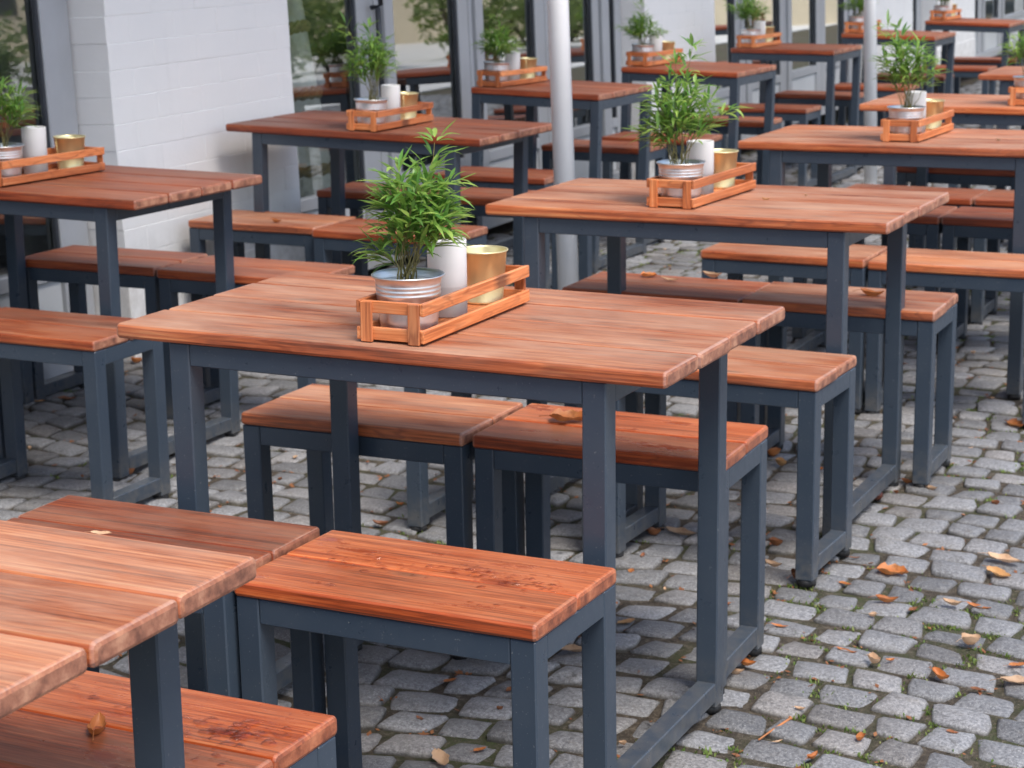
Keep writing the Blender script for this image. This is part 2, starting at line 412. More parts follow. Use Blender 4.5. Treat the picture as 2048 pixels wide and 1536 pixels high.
def joint_mat():
    t = NT('sandy_joint_soil')
    ob = t.n('ShaderNodeTexCoord').outputs['Object']
    n = t.noise(ob, 60, 6, 0.7); n2 = t.noise(ob, 3.0, 4, 0.6); n3 = t.noise(ob, 240, 3, 0.6)
    c = t.ramp(n, [(0.3, (0.025, 0.019, 0.013)), (0.52, (0.085, 0.067, 0.047)), (0.72, (0.20, 0.17, 0.13))])
    c = t.mix(t.math('MULTIPLY', t.mapr(n2, 0.45, 0.62), t.mapr(n, 0.35, 0.6, 0.9, 0.3)), c, (0.060, 0.085, 0.022))
    c = t.mix(t.mapr(n3, 0.66, 0.72), c, (0.32, 0.28, 0.22))
    b = t.pbsdf(Base_Color=c, Roughness=0.95, Normal=t.bump(t.math('MULTIPLY_ADD', n3, 0.5, n), 1.0, 0.014))
    return t.done(b)
M['joint'] = joint_mat()

# ------------------------------------------------------------------ camera
CAM = Vector((0, 0, 1.38466))
f_px, pitch, yaw, roll = 3863.06, 0.227812, -0.449669, -0.0131687
fw = Vector((math.sin(yaw) * math.cos(pitch), math.cos(yaw) * math.cos(pitch), -math.sin(pitch)))
rt = Vector((math.cos(yaw), -math.sin(yaw), 0)); up = rt.cross(fw)
rt2 = rt * math.cos(roll) + up * math.sin(roll); up2 = up * math.cos(roll) - rt * math.sin(roll)
cd = bpy.data.cameras.new('camera'); cam = link(bpy.data.objects.new('camera', cd))
mw = Matrix((rt2, up2, -fw)).transposed().to_4x4(); mw.translation = CAM
cam.matrix_world = mw
cd.sensor_width = 36; cd.lens = f_px / 2048 * 36; cd.clip_start = 0.05; cd.clip_end = 600
cd.dof.use_dof = True; cd.dof.focus_distance = 2.55; cd.dof.aperture_fstop = 14.0
sc.camera = cam
# ground survey: where a sight line of the photograph meets a level plane (used once to place leaves at real positions)
def spot(px, py, z=0.0):
    r = fw + rt2 * ((px - 1024) / f_px) - up2 * ((py - 768) / f_px)
    return CAM + r * ((z - CAM.z) / r.z)

# ------------------------------------------------------------------ light
SUN_EL, SUN_DIR = R(60), Vector((0.82, -0.57, 0)).normalized()
w = bpy.data.worlds.new('World'); sc.world = w; w.use_nodes = True
nt = w.node_tree; bg = nt.nodes['Background']
sky = nt.nodes.new('ShaderNodeTexSky'); sky.sky_type = 'NISHITA'; sky.sun_disc = False
sky.sun_elevation = SUN_EL; sky.sun_rotation = math.atan2(SUN_DIR.x, SUN_DIR.y)
sky.air_density = 1.0; sky.dust_density = 2.5; sky.ozone_density = 1.0
nt.links.new(sky.outputs[0], bg.inputs[0]); bg.inputs[1].default_value = 0.145
ld = bpy.data.lights.new('sun', 'SUN'); ld.energy = 2.1; ld.angle = R(26); ld.color = (1.0, 0.93, 0.84)
sun = link(bpy.data.objects.new('sun', ld))
sd = (SUN_DIR * math.cos(SUN_EL) + Vector((0, 0, math.sin(SUN_EL))))
sun.rotation_euler = sd.to_track_quat('Z', 'Y').to_euler()
sc.view_settings.view_transform = 'Standard'; sc.view_settings.look = 'None'
sc.view_settings.exposure = 0.83; sc.view_settings.gamma = 1
try:
    sc.cycles.use_denoising = True
    sc.cycles.max_bounces = 8; sc.cycles.transparent_max_bounces = 12
except Exception: pass

# ------------------------------------------------------------------ ground
def gz(x): return 0.02 * max(0.0, -3.0 - x)
gm = MB()
gx = [-60, -20, -9.5, -3.4, -3.0, 3.0, 20, 90]; gy = [-40, 0, 30, 120]
vs = []; fs = []
for y in gy:
    for x in gx: vs.append((x, y, gz(max(x, -4.4)) - 0.0068))
for j in range(len(gy) - 1):
    for i in range(len(gx) - 1):
        a = j * len(gx) + i; fs.append((a, a + 1, a + 1 + len(gx), a + len(gx)))
gm.add(vs, fs)
tag(gm.build('ground', M['joint']), 'brown sandy soil in the joints beneath the granite setts', 'ground', kind='structure')
st = MB(); st.box(2.6, 60, -30, 110, -0.05, 0.003)
tag(st.build('street', M['asphalt']), 'pale grey street paving beside the cobbled terrace', 'street', kind='structure')

setts = MB(); joints = []
srnd = random.Random(3)
def row_y(k, x):
    y = k * 0.101
    arc = 0.11 * (abs(math.sin((x + 0.35) * math.pi / 1.5)) - 0.5)
    return y + arc + 0.05 * mnoise.noise(Vector((x * 0.55, y * 0.25, 3.0))) + 0.012 * mnoise.noise(Vector((x * 3.1, y * 2.0, 9.0)))
def sett(px, ring, tone):
    """one sett from its four-sided outline (already resampled ring of 12 points)"""
    n = len(ring)
    cx = sum(p[0] for p in ring) / n; cy = sum(p[1] for p in ring) / n
    base = gz(cx) + srnd.uniform(-0.006, 0.004)
    tx, ty = srnd.uniform(-.06, .06), srnd.uniform(-.06, .06)
    vs = []; side = []
    def lay(sc_, zz, sd, jit=0.0):
        for (x, y) in ring:
            X = cx + (x - cx) * sc_ + srnd.uniform(-jit, jit); Y = cy + (y - cy) * sc_ + srnd.uniform(-jit, jit)
            vs.append((X, Y, base + zz + tx * (X - cx) + ty * (Y - cy) + srnd.uniform(-jit, jit) * .8)); side.append(sd)
    lay(1.02, -0.04, 1.0); lay(1.0, -0.0085, 0.85, .0016); lay(0.966, -0.0028, 0.25, .0016); lay(0.89, 0.0, 0.0, .0016); lay(0.5, 0.0030, 0.0, .0026)
    vs.append((cx, cy, base + 0.0042)); side.append(0.0)
    fs = []
    for L in range(4):
        for i in range(n):
            j = (i + 1) % n; fs.append((L * n + i, L * n + j, (L + 1) * n + j, (L + 1) * n + i))
    for i in range(n): fs.append((4 * n + i, 4 * n + (i + 1) % n, 5 * n))
    setts.add(vs, fs, smooth=True, tone=tone, side=side)
def superring(c, m):
    """rounded outline from four corners c (ccw), m points per side"""
    pts = []
    for s_ in range(4):
        a, b = Vector(c[s_]), Vector(c[(s_ + 1) % 4])
        for i in range(m):
            u = (i + 0.5) / m if m < 3 else (0.07, 0.5, 0.93)[i]
            p = a.lerp(b, u)
            pts.append(p)
    ctr = sum(pts, Vector((0, 0))) / len(pts)
    out = []
    for i, p in enumerate(pts):
        bulge = 1.035 if (i % m) == m // 2 else 1.0
        q = ctr + (p - ctr) * bulge * srnd.uniform(0.94, 1.025)
        out.append((q.x, q.y))
    return out
GX0, GX1, GY0, GY1 = -4.02, 2.6, 0.6, 19.0
for k in range(int(GY0 / 0.101), int(GY1 / 0.101)):
    far = k * 0.101 > 9.5
    x = GX0 + srnd.uniform(-0.1, 0)
    while x < GX1:
        wd = srnd.uniform(0.084, 0.134); g = srnd.uniform(0.006, 0.014); gr = srnd.uniform(0.006, 0.013)
        s1, s2 = srnd.uniform(-.010, .010), srnd.uniform(-.010, .010)
        xa, xb = x + g / 2, x + wd - g / 2
        c = [(xa + s1, row_y(k, xa) + gr / 2 + srnd.uniform(0, .006)), (xb + s2, row_y(k, xb) + gr / 2 + srnd.uniform(0, .006)),
             (xb - s2, row_y(k + 1, xb) - gr / 2 - srnd.uniform(0, .006)), (xa - s1, row_y(k + 1, xa) - gr / 2 - srnd.uniform(0, .006))]
        if xb < GX1 and c[0][0] > GX0:
            sett(k, superring(c, 3 if not far else 2), srnd.random())
            joints.append((x, row_y(k, x) + srnd.uniform(0, 0.09)))
            joints.append((x + srnd.uniform(0, wd), row_y(k, x + wd / 2)))
        x += wd
so = setts.build('cobblestone_paving', M['sett'], recalc=False)
tag(so, 'grey granite cobblestones laid in gently arched rows', 'paving', kind='structure')
# moss and grass in joints
ms = MB(); mr = random.Random(11)
for (x, y) in joints:
    if y > 9 or x > 1.5: continue
    dens = mnoise.noise(Vector((x * 1.7, y * 1.7, 0.0))) * 0.9 + mnoise.noise(Vector((x * 6, y * 6, 5.0))) * 0.5
    inner = 0.10 if x < -1.2 else 0.34
    if dens + mr.uniform(-.25, .25) < 0.36 - inner: continue
    for _ in range(mr.randint(3, 9) + (mr.randint(8, 26) if dens > .45 - inner else 0)):
        bx, by = x + mr.gauss(0, .012), y + mr.gauss(0, .010)
        a = mr.uniform(0, 6.283); L = mr.uniform(.003, .0075) * (1.9 if mr.random() < .06 else 1); wv = mr.uniform(.0012, .0028); le = mr.uniform(.3, 1.2)
        d = Vector((math.cos(a), math.sin(a), 0)); p = Vector((-d.y, d.x, 0)) * wv
        b0 = Vector((bx, by, gz(bx) - 0.006)); tip = b0 + d * L * le * .8 + Vector((0, 0, L)); mid = b0.lerp(tip, .5) + Vector((0, 0, L * .12))
        ms.add([b0 - p, b0 + p, mid + p * .8, mid - p * .8, tip], [(0, 1, 2, 3), (3, 2, 4)], tone=mr.random())
mo = ms.build('moss', M['moss'], recalc=False)
tag(mo, 'tufts of green moss and grass growing in the joints between cobblestones', 'moss', kind='stuff')
# crumbs of leaf in joints
cr = MB()
for (x, y) in joints:
    if y > 8 or x > 1.5 or mr.random() > 0.34: continue
    for _ in range(mr.randint(1, 6)):
        c = Vector((x + mr.gauss(0, .012), y + mr.gauss(0, .012), gz(x) - 0.004 + mr.uniform(0, .004)))
        a = mr.uniform(0, 6.28); L = mr.uniform(.003, .009)
        d = Vector((math.cos(a), math.sin(a), mr.uniform(-.3, .5))) * L; e = Vector((-math.sin(a), math.cos(a), mr.uniform(-.5, .5))) * L * .5
        cr.add([c - d, c + e, c + d, c - e], [(0, 1, 2, 3)])
co = cr.build('leaf_litter', M['dry_brown'], recalc=False)
tag(co, 'brown crumbs of broken leaves caught in the paving joints', 'litter', kind='stuff')

# ------------------------------------------------------------------ tables and benches
H, TT = 0.754, 0.026
BH = 0.458
def planks(mb, L, Wd, n, z0, z1, rs):
    pw = Wd / n
    for i in range(n):
        y0 = -Wd / 2 + i * pw + (0.0025 if i else 0); y1 = -Wd / 2 + (i + 1) * pw - (0.0025 if i < n - 1 else 0)
        dx = rs.uniform(-.0022, .0022); dz = rs.uniform(-.0012, .0004)
        pt = rs.random()
        x0, x1 = -L / 2 + dx, L / 2 + dx
        # rounded-edge board: octagon-ish profile with two-step arris
        b = 0.0055; c = b * 0.32
        prof = [(y0 + b, z0), (y1 - b, z0), (y1 - c, z0 + c), (y1, z0 + b), (y1, z1 - b), (y1 - c, z1 - c), (y1 - b, z1), (y0 + b, z1), (y0 + c, z1 - c), (y0, z1 - b), (y0, z0 + b), (y0 + c, z0 + c)]
        nP = len(prof); vs = []; fs = []
        ym, zm = (y0 + y1) / 2, (z0 + z1) / 2
        secs = [(x0, b), (x0 + c, c), (x0 + b, 0.0), (x1 - b, 0.0), (x1 - c, c), (x1, b)]
        for (xx, ins) in secs:
            for (yy, zz) in prof:
                sy = 1 - ins / ((y1 - y0) / 2); sz = 1 - ins / ((z1 - z0) / 2)
                vs.append((xx, ym + (yy - ym) * sy, zm + (zz - zm) * sz + dz))
        for s_ in range(len(secs) - 1):
            for i2 in range(nP):
                j2 = (i2 + 1) % nP; fs.append((s_ * nP + i2, s_ * nP + j2, (s_ + 1) * nP + j2, (s_ + 1) * nP + i2))
        fs.append(tuple(range(nP))[::-1]); fs.append(tuple(range(5 * nP, 6 * nP)))
        mb.add(vs, fs, smooth=False, plank=pt, halfl=L / 2)
LEG = 0.040
def frame(root, L, Wd, top, inset, ap):
    """legs, aprons and floor rails of a table or bench; faces of rails sit 1 mm inside the leg faces"""
    xl = L / 2 - inset; yl = Wd / 2 - (0.010 if L > .9 else 0.004); e = 0.001; g = 0.0006
    for sx in (-1, 1):
        for sy in (-1, 1):
            m = MB()
            x0, x1 = sorted((sx * xl, sx * (xl - LEG))); y0, y1 = sorted((sy * yl, sy * (yl - LEG)))
            m.box(x0, x1, y0, y1, 0.010, top - g, 0.0022)
            lg = m.build('leg', M['paint'], root)
            fo = MB(); fo.lathe([(0.0, 0.012), (0.017, 0.012), (0.021, 0.008), (0.021, -0.004), (0.0, -0.004)], 16, (x0 + x1) / 2, (y0 + y1) / 2)
            fo.build('foot', M['rubber'], lg)
    for sy in (-1, 1):
        m = MB(); y0, y1 = sorted((sy * (yl - e), sy * (yl - e - 0.036)))
        m.box(-xl + LEG + g, xl - LEG - g, y0, y1, top - ap, top - g, 0.0018); m.build('apron', M['paint'], root)
    for sx in (-1, 1):
        x0, x1 = sorted((sx * (xl - e), sx * (xl - e - 0.036)))
        m = MB(); m.box(x0, x1, -yl + LEG + g, yl - LEG - g, top - ap, top - g, 0.0018); m.build('end_apron', M['paint'], root)
        m = MB(); m.box(x0, x1, -yl + LEG + g, yl - LEG - g, 0.022, 0.022 + 0.037, 0.0018); m.build('floor_rail', M['paint'], root)
def make_table(name, L, Wd, n, inset, mat, seed, ap=0.039):
    r = empty(name)
    m = MB(); planks(m, L, Wd, n, H - TT, H, random.Random(seed)); m.build('tabletop', mat, r)
    frame(r, L, Wd, H - TT, inset, ap)
    return r
def make_bench(mat, seed):
    r = empty('bench')
    m = MB(); planks(m, 0.505, 0.2816, 2, BH - TT, BH, random.Random(seed)); m.build('seat', mat, r)
    frame(r, 0.505, 0.2816, BH - TT, 0.003, 0.040)
    return r
def place(L, Wd, x, y, yw, sl=0.0, dz=0.0):
    c = Vector((L / 2 * math.cos(yw) - Wd / 2 * math.sin(yw), L / 2 * math.sin(yw) + Wd / 2 * math.cos(yw)))
    xx = x + c.x
    return (xx, y + c.y, gz(xx) * 0 + dz), (0, -sl, yw)
TW = 0.5702
protoT = {}
def table(kind, variant, label, x, y, yw=0, sl=0, dz=0):
    L, ins, nm = (1.0, 0.101, 'table') if kind == 'big' else (0.60, 0.003, 'small_table')
    loc, rot = place(L, TW, x, y, yw, sl, dz)
    key = (kind, variant)
    grp = 'long tables on the terrace' if kind == 'big' else 'small square tables along the windows'
    if key not in protoT:
        t = make_table(nm, L, TW, 4, ins, M[variant[0]], variant[1]); protoT[key] = t
        t.location = loc; t.rotation_euler = rot
        return tag(t, label, 'table', grp)
    return dup(protoT[key], loc, rot, label, grp)
protoB = {}
def bench(variant, label, x, y, yw=0, sl=0, dz=0):
    loc, rot = place(0.505, 0.2816, x, y, yw, sl, dz)
    if variant not in protoB:
        b = make_bench(M[variant[0]], variant[1]); protoB[variant] = b
        b.location = loc; b.rotation_euler = rot
        return tag(b, label, 'bench', 'low wooden benches on the terrace')
    return dup(protoB[variant], loc, rot, label, 'low wooden benches on the terrace')
W1, W2, W3 = ('wood', 1), ('wood', 2), ('wood', 5)
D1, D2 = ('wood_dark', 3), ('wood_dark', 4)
X1, X2 = ('wood_wet', 6), ('wood_wet', 7)
# middle row, front to back
TQ = table('big', W1, 'pale worn table cut off by the lower left corner of the photo', -2.080, 1.053, .004)
TA = table('big', W3, 'large central table carrying the fullest bamboo plant in front', -2.003, 2.604, -.002)
TB = table('big', W2, 'long table right behind the central one, two dry leaves on its top', -2.082, 4.177, -.005, .006)
TC = table('big', W1, 'long table behind the second pole-side planter, cut by the right edge', -1.985, 5.77, -.002, .006)
TD = table('big', W2, 'fourth table back in the middle row, mostly hidden behind a planter at right', -1.989, 7.143)
TE = table('big', W3, 'rearmost table at the right edge, behind the bamboo leaves', -1.906, 8.799)
# window row, front to back
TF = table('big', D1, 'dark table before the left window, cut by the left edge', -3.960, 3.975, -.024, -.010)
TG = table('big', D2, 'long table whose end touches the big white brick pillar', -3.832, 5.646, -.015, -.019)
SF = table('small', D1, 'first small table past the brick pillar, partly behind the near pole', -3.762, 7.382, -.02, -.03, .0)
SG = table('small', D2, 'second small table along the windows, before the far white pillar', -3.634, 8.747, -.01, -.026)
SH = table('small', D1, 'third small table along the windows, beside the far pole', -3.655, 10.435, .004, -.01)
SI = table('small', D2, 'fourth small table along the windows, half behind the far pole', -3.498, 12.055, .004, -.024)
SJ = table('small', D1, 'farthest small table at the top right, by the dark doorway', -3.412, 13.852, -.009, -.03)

bench(X1, 'wet bench at the bottom left with a puddle, under the foreground table', -1.655, 1.612, -.014, .008, .006)
bench(X2, 'wet left bench beneath the foreground table with a curled orange leaf', -2.172, 1.612, .01, .004, .004)
bench(D2, 'left bench of the near pair before the central table, a pale leaf on it', -2.072, 2.262, .0, .008, .006)
bench(X1, 'wet reddish bench in front of the central table, rain beads on it', -1.566, 2.283, -.022, .010, .001)
bench(W2, 'left bench of the pair behind the central table', -2.139, 3.172, -.003, .01)
bench(X2, 'right bench behind the central table with a large orange leaf', -1.624, 3.184, .020)
bench(W1, 'left bench in front of the second table, scattered with dry bits', -2.162, 3.880, -.01)
bench(W2, 'right bench in front of the second table, standing clear over the cobbles', -1.648, 3.870, -.035, .004, .004)
bench(D2, 'left bench behind the second table with small pale leaves', -2.116, 4.700, .0)
bench(W2, 'right bench behind the second table with one bright orange leaf', -1.604, 4.690, .011, 0, .004)
bench(W1, 'left bench in front of the third table, its end by the second table', -1.983, 5.422, .0)
bench(W2, 'bright right bench in front of the third table, running off the right edge', -1.474, 5.436, -.004, .005, -.004)
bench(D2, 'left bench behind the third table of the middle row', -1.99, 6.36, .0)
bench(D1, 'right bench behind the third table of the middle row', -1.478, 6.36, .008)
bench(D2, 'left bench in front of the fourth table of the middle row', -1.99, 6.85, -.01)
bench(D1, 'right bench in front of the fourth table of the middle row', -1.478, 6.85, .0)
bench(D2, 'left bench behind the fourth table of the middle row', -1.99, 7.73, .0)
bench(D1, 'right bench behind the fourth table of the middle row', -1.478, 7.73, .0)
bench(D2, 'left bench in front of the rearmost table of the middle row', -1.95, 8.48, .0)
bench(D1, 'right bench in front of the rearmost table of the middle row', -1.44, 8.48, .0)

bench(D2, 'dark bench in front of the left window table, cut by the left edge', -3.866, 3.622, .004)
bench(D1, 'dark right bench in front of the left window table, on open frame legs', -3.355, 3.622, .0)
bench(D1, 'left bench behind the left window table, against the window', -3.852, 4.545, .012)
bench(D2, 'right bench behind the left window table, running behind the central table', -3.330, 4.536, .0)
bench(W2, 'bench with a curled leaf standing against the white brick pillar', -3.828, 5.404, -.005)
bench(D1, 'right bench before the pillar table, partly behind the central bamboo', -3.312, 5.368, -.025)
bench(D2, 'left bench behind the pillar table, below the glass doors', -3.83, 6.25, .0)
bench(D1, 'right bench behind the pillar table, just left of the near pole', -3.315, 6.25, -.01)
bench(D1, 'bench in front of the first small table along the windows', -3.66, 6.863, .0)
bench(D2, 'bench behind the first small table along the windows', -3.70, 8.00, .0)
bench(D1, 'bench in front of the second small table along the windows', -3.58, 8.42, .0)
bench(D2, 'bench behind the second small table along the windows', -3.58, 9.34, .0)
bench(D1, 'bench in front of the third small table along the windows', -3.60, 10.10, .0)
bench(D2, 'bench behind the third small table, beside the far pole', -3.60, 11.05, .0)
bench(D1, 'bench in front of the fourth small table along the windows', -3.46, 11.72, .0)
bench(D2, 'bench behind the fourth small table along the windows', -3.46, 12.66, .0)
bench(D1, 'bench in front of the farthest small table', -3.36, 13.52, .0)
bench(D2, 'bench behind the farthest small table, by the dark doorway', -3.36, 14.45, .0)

# ------------------------------------------------------------------ crates, planters, glasses, pots
CW, CL, CH = 0.122, 0.400, 0.068
def make_crate():
    r = empty('crate'); rs = random.Random(5)
    t = 0.0075; hw, hl = CW / 2, CL / 2
    for sx in (-1, 1):
        for z0, z1 in ((0.004, 0.0245), (0.0475, CH)):
            m = MB(); x0, x1 = sorted((sx * hw, sx * (hw - t))); m.box(-hl, hl, -x1, -x0, z0, z1, 0.0012, plank=rs.random(), halfl=.5)
            o = m.build('side_rail', M['crate'], r); o.rotation_euler = (0, 0, R(90))
    for sy in (-1, 1):
        for z0, z1 in ((0.004, 0.0245), (0.0475, CH - .001)):
            m = MB(); y0, y1 = sorted((sy * (hl - 0.004), sy * (hl - 0.004 - t))); m.box(-hw + t + .0005, hw - t - .0005, y0, y1, z0, z1, 0.001, plank=rs.random(), halfl=.5)
            m.build('end_rail', M['crate'], r)
        for sx in (-1, 1):
            m = MB(); y0, y1 = sorted((sy * (hl + 0.002), sy * (hl - 0.0035)))
            x0, x1 = sorted((sx * (hw - t - .0006), sx * (hw - t - .021)))
            m.box(0.001, CH - .0015, y0, y1, -x1, -x0, 0.001, plank=rs.random(), halfl=.5)
            o = m.build('corner_post', M['crate'], r); o.rotation_euler = (0, R(-90), 0)
    m = MB()
    for i in range(3):
        x0 = -hw + t + .002 + i * 0.0345
        m.box(-hl + .013, hl - .013, -(x0 + .033), -x0, 0.006, 0.011, 0.0006, plank=rs.random(), halfl=.5)
    o = m.build('floor_board', M['crate'], r); o.rotation_euler = (0, 0, R(90))
    return r
def pot_mesh(root):
    m = MB()
    pr = [(0.0, 0.0), (0.0445, 0.0), (0.046, 0.002), (0.0475, 0.018), (0.0500, 0.040)]
    # three pressed ribs
    for z in (0.0585, 0.0655, 0.0725):
        rb = 0.0505 + (z - .04) * .06
        pr += [(rb, z), (rb + .0009, z + .0018), (rb + .0009, z + .0036), (rb, z + .0055)]
    pr += [(0.0535, 0.080), (0.0545, 0.088), (0.0562, 0.0885), (0.0590, 0.0890), (0.0597, 0.0905), (0.0588, 0.0920), (0.0570, 0.0915), (0.0540, 0.088), (0.0525, 0.074), (0.0515, 0.060)]
    m.lathe(pr, 48)
    m.build('pot', M['zinc'], root)
    s = MB(); s.lathe([(0.0515, 0.068), (0.03, 0.072), (0.0, 0.073)], 24); s.build('soil', M['soil'], root)
def blade(mb, base, d, upv, L, wd, droop, tone, seg=4):
    d = d.normalized(); sidev = d.cross(upv)
    if sidev.length < 1e-3: sidev = Vector((1, 0, 0))
    sidev.normalize()
    nrm = sidev.cross(d).normalized()
    pts = []; p = base.copy(); dirv = d.copy()
    vs = []
    wprof = [0.22, 0.9, 1.0, 0.62, 0.0]
    for i in range(seg + 1):
        ww = wprof[i] * wd / 2
        fold = nrm * ww * 0.45
        vs += [p - sidev * ww + fold, p.copy(), p + sidev * ww + fold]
        dirv = (dirv + Vector((0, 0, -droop))).normalized()
        p = p + dirv * (L / seg)
    fs = []
    for i in range(seg):
        a = i * 3
        fs += [(a, a + 1, a + 4, a + 3), (a + 1, a + 2, a + 5, a + 4)]
    mb.add(vs, fs, smooth=True, tone=tone)
def plant_meshes(root, seed, h, spread, nst, dens, extra=(), lean=(0.0, 0.0)):
    r = random.Random(seed); st_ = MB(); lf = MB()
    stems = []
    for i in range(nst):
        a = 2 * math.pi * (i * 0.618 + r.random() * .2)
        q = math.sqrt((i + .5) / nst)
        stems.append((a, q * spread * r.uniform(.8, 1.1), h * (1.0 - 0.40 * q * q) * r.uniform(.82, 1.08)))
    stems += list(extra)
    for si, (a, sp, hh) in enumerate(stems):
        b0 = Vector((r.gauss(0, .010) - .004, r.gauss(0, .010), 0.070)); d = Vector((math.cos(a), math.sin(a), 0))
        pts = []; n = 10
        for i in range(n):
            u = i / (n - 1)
            p = b0 + Vector((lean[0], lean[1], 0)) * u ** 1.4 + d * sp * (u ** 1.6) + Vector((0, 0, hh * (u - 0.12 * u * u * (sp / max(hh, .01))))) + Vector((r.gauss(0, .002), r.gauss(0, .002), 0))
            pts.append(p)
        st_.tube(pts, [0.0013 - .0008 * i / n for i in range(n)], 5, cap=False)
        for i in range(2, n):
            u = i / (n - 1)
            if u < (0.34 if sp > .115 else 0.52): continue
            k = r.randint(3, 6) if u < .8 else r.randint(5, 9)
            k = max(1, int(k * dens))
            dirs = (pts[i] - pts[i - 1]).normalized()
            ph = r.uniform(0, 6.28)
            # side twig
            tw = pts[i]
            for j in range(k):
                aa = ph + j * 2.4 + r.uniform(-.4, .4)
                out = Vector((math.cos(aa), math.sin(aa), 0)); out = (out * r.uniform(.6, 1.1) + dirs * (r.uniform(.2, .9) + (.5 if u < .65 else 0)) + d * .35)
                L = r.uniform(.028, .064) * (1.0 if u < .9 else .8); wd = r.uniform(.0058, .0100)
                start = tw + out.normalized() * r.uniform(.002, .020)
                tone = min(1, max(0, r.gauss(.47 + .3 * (u - .5), .25)))
                if r.random() < .06: tone = r.uniform(.8, 1)
                blade(lf, start, out, Vector((0, 0, 1)), L, wd, r.choice((r.uniform(-.05, .12), r.uniform(.08, .28))), tone)
    st_.build('stems', M['stem'], root, recalc=False)
    lf.build('foliage', M['leaf'], root, recalc=False)
def make_plant(seed, h, spread, nst, dens, extra=(), lean=(0.0, 0.0)):
    r = empty('potted_plant'); pot_mesh(r); plant_meshes(r, seed, h, spread, nst, dens, extra, lean); return r
def make_glass():
    r = empty('frosted_glass')
    m = MB(); m.lathe([(0.0, 0.0), (0.0315, 0.0), (0.033, 0.0015), (0.033, 0.126), (0.0322, 0.1275), (0.0312, 0.126), (0.0312, 0.118)], 40)
    m.build('glass_body', M['frost'], r)
    c = MB(); c.lathe([(0.0311, 0.121), (0.015, 0.1215), (0.0, 0.1215)], 40); c.build('lid', M['frost'], r)
    return r
def make_goldpot():
    r = empty('golden_pot')
    m = MB()
    m.lathe([(0.0, 0.0), (0.0350, 0.0), (0.0362, 0.0015), (0.0366, 0.004), (0.0355, 0.006), (0.0425, 0.088), (0.0445, 0.0885), (0.0455, 0.090), (0.0448, 0.0915), (0.0430, 0.0910), (0.0420, 0.088), (0.0350, 0.006), (0.0, 0.005)], 48)
    m.build('pot_body', M['gold'], r)
    s = MB(); s.tube([(0.0357 * math.cos(.9), 0.0357 * math.sin(.9), .008), (0.0428 * math.cos(.9), 0.0428 * math.sin(.9), .087)], 0.0009, 6)
    s.build('seam', M['gold'], r)
    return r
# (table, slope, crate centre on table from near left corner, yaw, plant key, phrase)
sets = [
 (TA, 1.0, 0.519, 0.224, 0.010, 'A', 'on the central table', 'bushy bamboo plant in zinc pot on the central table'),
 (TB, 1.0, 0.466, 0.268, -.04, 'B', 'on the table right behind the central one', 'tall leafy bamboo plant on the table right behind the central one'),
 (TC, 1.0, 0.497, 0.288, -.03, 'C', 'on the table beside the far pole', 'light green bamboo plant just right of the far pole'),
 (TD, 1.0, 0.600, 0.275, 0.0, 'D', 'cut by the right edge', 'bamboo plant cut by the right edge, upper right'),
 (TF, 1.0, 0.482, 0.248, -.05, 'D', 'on the left window table', 'bamboo plant at the left edge before the window'),
 (TG, 1.0, 0.545, 0.205, 0.02, 'C', 'on the table by the white brick pillar', 'bamboo plant standing before the glass doors by the brick pillar'),
 (SF, 0.6, 0.080, 0.235, -.06, 'E', 'on the first small table', 'dark green plant on the first small table, left of the near pole'),
 (SG, 0.6, 0.068, 0.265, -.06, 'E', 'on the second small table', 'dark plant in front of the far white pillar'),
 (SH, 0.6, 0.088, 0.240, -.05, 'D', 'on the third small table', 'plant on the third small table, cut by the top edge'),
 (SI, 0.6, 0.066, 0.260, -.03, 'E', 'on the fourth small table', 'dark plant just left of the far pole at the top edge'),
 (SJ, 0.6, 0.080, 0.270, -.03, 'E', 'on the farthest small table', 'plant on the farthest small table, top right'),
]
plants = {
 'A': lambda: make_plant(21, 0.188, 0.062, 17, 1.0, lean=(.012, .010), extra=((3.3, .062, .060), (2.9, .060, .085), (.3, .060, .13), (.7, .055, .17), (1.2, .035, .232), (-.1, .062, .10))),
 'B': lambda: make_plant(33, 0.205, 0.074, 16, 1.0, extra=((1.0, .03, .29), (.2, .12, .16), (2.9, .10, .10), (2.4, .09, .15), (1.5, .02, .25))),
 'C': lambda: make_plant(45, 0.240, 0.072, 17, 1.0, extra=((.3, .09, .27), (1.2, .03, .26))),
 'D': lambda: make_plant(57, 0.195, 0.082, 16, 1.0, extra=((3.0, .12, .16),)),
 'E': lambda: make_plant(69, 0.155, 0.078, 16, 1.0, extra=((2.8, .13, .12), (1.2, .02, .21))),
}
pp = {}; proto = {}
